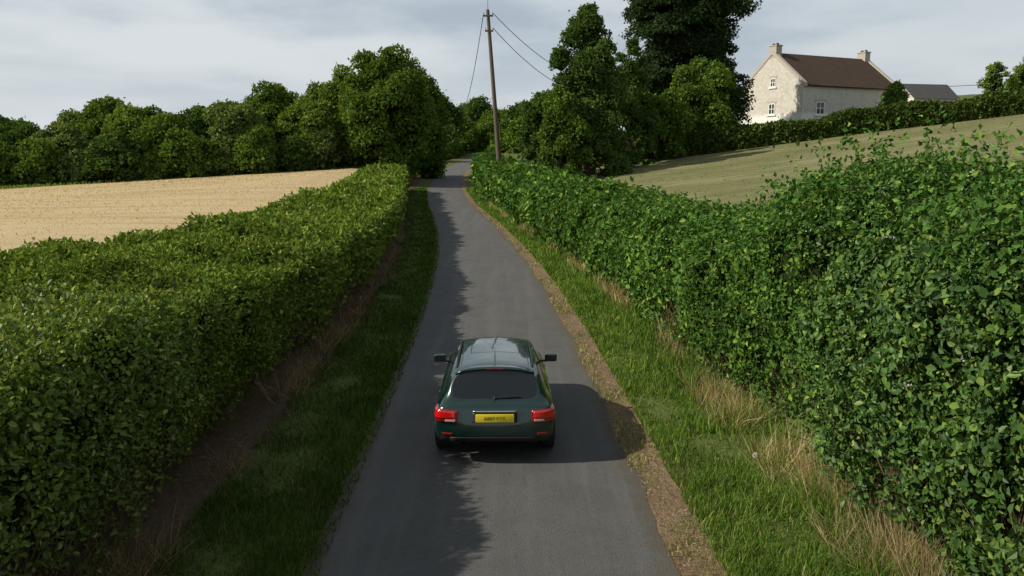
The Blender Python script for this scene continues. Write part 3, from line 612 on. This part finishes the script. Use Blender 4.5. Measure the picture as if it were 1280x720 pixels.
def rect(nm,x0,x1,z0,z1,mat,off,m=8,q=12): return patch(nm,[[rear(x0+(x1-x0)*j/(q-1),z0+(z1-z0)*i/(m-1)) for j in range(q)] for i in range(m)],mat,off)
rect('plate_recess',-.34,.34,.675,.82,BLK,.006)
rect('chrome_strip',-.34,.34,.83,.848,CHR,.012,3)
rect('lower_valance',-.68,.68,.36,.45,BLK,.008)
p,_=hit((0,-1,.68),(0,1,0)); box('number_plate',-.29,.29,p.y-.024,p.y-.008,.684,.808,YEL,car,.004)
tcu=bpy.data.curves.new('plate_text','FONT'); tcu.body='AB07 KXR'; tcu.size=.075; tcu.align_x='CENTER'; tcu.extrude=.001; to=bpy.data.objects.new('plate_text',tcu); link(to,car); to.location=(0,p.y-.0255,.72); to.rotation_euler=(math.radians(90),0,0); tcu.materials.append(pmat('plate_ink',(.10,.08,.02),.6))
def seam(nm,pts,d_,w=.007,mat=BLK):
    V=[];P=[]
    for a_,b_ in zip(pts[:-1],pts[1:]):
        for q in range(12): P.append(Vector(a_).lerp(Vector(b_),q/12))
    P.append(Vector(pts[-1])); H_=[hit(q,d_) for q in P]; H_=[h for h in H_ if h[0] is not None]
    for i,(p_,n_) in enumerate(H_):
        t_=(H_[min(i+1,len(H_)-1)][0]-H_[max(0,i-1)][0]).normalized(); s_=t_.cross(n_).normalized()*w/2; V+=[p_+n_*.002+s_,p_+n_*.002-s_]
    F=[(2*i,2*i+1,2*i+3,2*i+2) for i in range(len(H_)-1)]; poly(nm,V,F,mat,car,True)
seam('hatch_seam',[(-.68,-1,.89),(-.61,-1,.68),(-.56,-1,.62),(.56,-1,.62),(.61,-1,.68),(.68,-1,.89)],(0,1,0),.010)
seam('bumper_crease',[(-.84,-1,.595),(.84,-1,.595)],(0,1,0),.009)
for sx in (-1,1):
    k_='left' if sx<0 else 'right'
    for nm,y0 in (('rear_door_seam',1.0),('mid_door_seam',1.79),('front_door_seam',2.85)): seam(nm+'_'+k_,[(sx*2,y0,.92),(sx*2,y0,.40)],(-sx,0,0))
    seam('sill_seam_'+k_,[(sx*2,1.25,.42),(sx*2,2.85,.42)],(-sx,0,0))
    for y0 in (1.15,1.95):
        p,_=hit((sx*2,y0,.81),(-sx,0,0)); box('door_handle_%s_%d'%(k_,1 if y0<1.5 else 2),p.x-.015,p.x+.015,y0-.08,y0+.08,.80,.825,pm,car,.006)
    box('mirror_housing_'+k_,*sorted((sx*.90,sx*1.12)),2.50,2.60,.96,1.10,pm,car,.035); box('mirror_glass_'+k_,*sorted((sx*.925,sx*1.10)),2.494,2.503,.975,1.085,GLS,car); box('mirror_arm_'+k_,*sorted((sx*.78,sx*.93)),2.52,2.58,.955,.99,BLK,car,.01)
    pts=[]
    for y0 in np.linspace(.62,2.42,14):
        p,_=hit((sx*.595,y0,2),(0,0,-1)); pts.append((p.x,p.y,p.z+.035*math.sin(math.pi*min(1,max(0,(y0-.62)/1.80)))**.3))
    wire('roof_rail_'+k_,pts,.017,BLK,car)
    for wy in WY:
        k2='rear' if wy<2 else 'front'
        prof=[(.21,-.10),(.23,-.115),(.295,-.123),(.33,-.115),(.346,-.09),(.35,0),(.346,.09),(.33,.115),(.295,.123),(.23,.115),(.21,.10)]
        V=[];F=[];sg_=48
        for a in range(sg_):
            an=2*math.pi*a/sg_
            for (r_,x_) in prof: V.append((x_,math.cos(an)*r_,math.sin(an)*r_))
        m=len(prof)
        for a in range(sg_):
            for q in range(m-1): F.append((a*m+q,a*m+q+1,((a+1)%sg_)*m+q+1,((a+1)%sg_)*m+q))
        t_=poly('tyre_%s_%s'%(k2,k_),V,F,TYR,car,True); t_.location=(sx*WX,wy,.35)
        bmw=bmesh.new(); bmesh.ops.create_cone(bmw,cap_ends=True,segments=40,radius1=.22,radius2=.22,depth=.12,matrix=Matrix.Rotation(math.pi/2,4,'Y')); 
        mw_=bpy.data.meshes.new('hub'); bmw.to_mesh(mw_); bmw.free(); mw_.materials.append(BLK); hb=bpy.data.objects.new('hub_%s_%s'%(k2,k_),mw_); link(hb,car); hb.location=(sx*WX,wy,.35)
        V=[];F=[]
        for s_ in range(5):
            a0=2*math.pi*s_/5
            for r_,w_ in ((.03,.035),(.215,.028)):
                for sd in (-1,1):
                    for xx in (.065,.09): V.append((sx*xx,math.cos(a0)*r_-math.sin(a0)*w_*sd,math.sin(a0)*r_+math.cos(a0)*w_*sd))
            o_=s_*8; F+=[(o_,o_+2,o_+6,o_+4),(o_+1,o_+5,o_+7,o_+3),(o_,o_+4,o_+5,o_+1),(o_+2,o_+3,o_+7,o_+6),(o_+4,o_+6,o_+7,o_+5)]
        sp=poly('wheel_spokes_%s_%s'%(k2,k_),V,F,ALY,car); sp.location=(sx*WX,wy,.35)
V=[];F=[];q=12
for j in range(q+1):
    x_=-.61+1.22*j/q; p,_=hit((x_,.48,2),(0,0,-1)); z_=p.z; cur=.03*abs(x_/.61)**2.5
    V+=[(x_,.50,z_+.004),(x_,.40,z_+.010),(x_,.33+cur,z_+.0),(x_,.33+cur,z_-.022),(x_,.40,z_-.04)]
for j in range(q):
    for k_ in range(4): F.append((j*5+k_,j*5+k_+1,(j+1)*5+k_+1,(j+1)*5+k_))
F+=[(0,4,3,2,1),(q*5,q*5+1,q*5+2,q*5+3,q*5+4)]
poly('rear_spoiler',V,F,pm,car,True); zz=hit((0,.48,2),(0,0,-1))[0].z; box('high_brake_lamp',-.13,.13,.322,.329,zz-.020,zz-.002,REDD,car)
def glassp(x,z):
    p,nn=hit((x,-1,z),(0,1,0)); return p+nn*.018
wire('rear_wiper',[glassp(0,.995),glassp(.14,1.005),glassp(.40,1.015)],.008,BLK,car); wire('rear_wiper_hub',[glassp(0,.985),glassp(0,1.005)],.018,BLK,car)
p,_=hit((0,.85,2),(0,0,-1)); V,F=tube([(0,.85,p.z-.01),(0,.76,p.z+.16)],[.008,.003],6); poly('aerial',V,F.tolist(),BLK,car,True)
wire('exhaust_pipe',[(-.48,.25,.34),(-.48,.0,.33)],.03,CHR,car)
box('underbody',-.6,.6,.35,3.9,.25,.35,BLK,car)
for sx in (-1,1): seam('roof_seam_%d'%(1 if sx<0 else 2),[(sx*.53,.7,2),(sx*.53,2.45,2)],(0,0,-1),.012)
seam('sunroof_seam',[(-.40,1.25,2),(.40,1.25,2),(.40,2.25,2),(-.40,2.25,2),(-.40,1.25,2)],(0,0,-1),.012)
car.location=(-.26,11.65,.008); car.rotation_euler=(0,0,math.radians(.9))
# ------------------------------------------------------------------ small flowers
fl=empty('dandelion_clock',(X_(958,11.2),11.2,.05)); 
V,F=tube([(0,0,0),(.01,0,.25)],[.004,.003],6); poly('stem',V,F.tolist(),pmat('stem',(.1,.15,.04)),fl)
n=260; D=nrmz(R.normal(size=(n,3))); leafmesh('seed_head',np.tile([[.01,0,.27]],(n,1))+D*.006,D,R.normal(size=(n,3)),.042,.007,np.full((n,3),.7),GRASS,parent=fl,fine=False)
nfl=30; y=ysample(nfl,7,35,1.5); t=1+R.random(nfl)*3; P=hr.at(y,t)+hr.nor(y,t)*.25
fe=empty('hedge_blossom'); n=nfl*7; Pf=np.repeat(P,7,0)+R.normal(0,.022,(n,3)); leafmesh('petals',Pf,R.normal(size=(n,3)),R.normal(size=(n,3)),.03,.025,np.full((n,3),.5),GRASS,parent=fe,fine=False)
# ------------------------------------------------------------------ light, sky, camera
sdir=Vector((-1,-.16,0)).normalized(); elev=math.radians(36)
sun=bpy.data.lights.new('sun','SUN'); sun.energy=5.0; sun.angle=math.radians(.7); sun.color=(1,.93,.80); so=bpy.data.objects.new('sun',sun); link(so)
tosun=Vector((sdir.x*math.cos(elev),sdir.y*math.cos(elev),math.sin(elev))); so.rotation_euler=(-tosun).to_track_quat('-Z','Y').to_euler(); so.location=tosun*50
w=bpy.data.worlds.new('World'); S.world=w; w.use_nodes=True; nt=w.node_tree; bg=nt.nodes['Background']
sky=N('ShaderNodeTexSky'); sky.sky_type='NISHITA'; sky.sun_disc=False; sky.sun_elevation=elev; sky.sun_rotation=math.atan2(sdir.x,sdir.y); sky.air_density=1; sky.dust_density=2
tcw=N('ShaderNodeTexCoord').outputs['Generated']; mp=N('ShaderNodeMapping'); mp.inputs['Scale'].default_value=(1.,1.,4.0); mp.inputs['Location'].default_value=(.3,.1,.2); nt.links.new(tcw,mp.inputs[0])
c1=noise(1.7,5,mp.outputs[0],.5); c2=noise(2.4,5,mp.outputs[0],.5)
cl=mix(rng(c2,.38,.60),(4.6,5.4,6.2),(7.4,7.9,8.2))
sp=N('ShaderNodeSeparateXYZ'); nt.links.new(tcw,sp.inputs[0]); cl=mix(rng(sp.outputs[2],0,.16,.75,0),cl,(7.3,7.7,7.9))
cl=mix(rng(sp.outputs[2],.30,.6,0,1),cl,(3.8,4.3,4.9))
skc=mix(rng(c1,.30,.55,.75,1.),sky.outputs[0],cl); nt.links.new(skc,bg.inputs['Color']); bg.inputs['Strength'].default_value=.093
cam=bpy.data.cameras.new('camera'); cam.lens=28.1; cam.sensor_width=36; cam.clip_end=4000; cam.clip_start=.1; co=bpy.data.objects.new('camera',cam); link(co); co.location=(0,0,H); co.rotation_euler=(math.radians(90-9.1),0,0); S.camera=co
print('polys',sum(len(o.data.polygons) for o in S.objects if o.type=='MESH'))
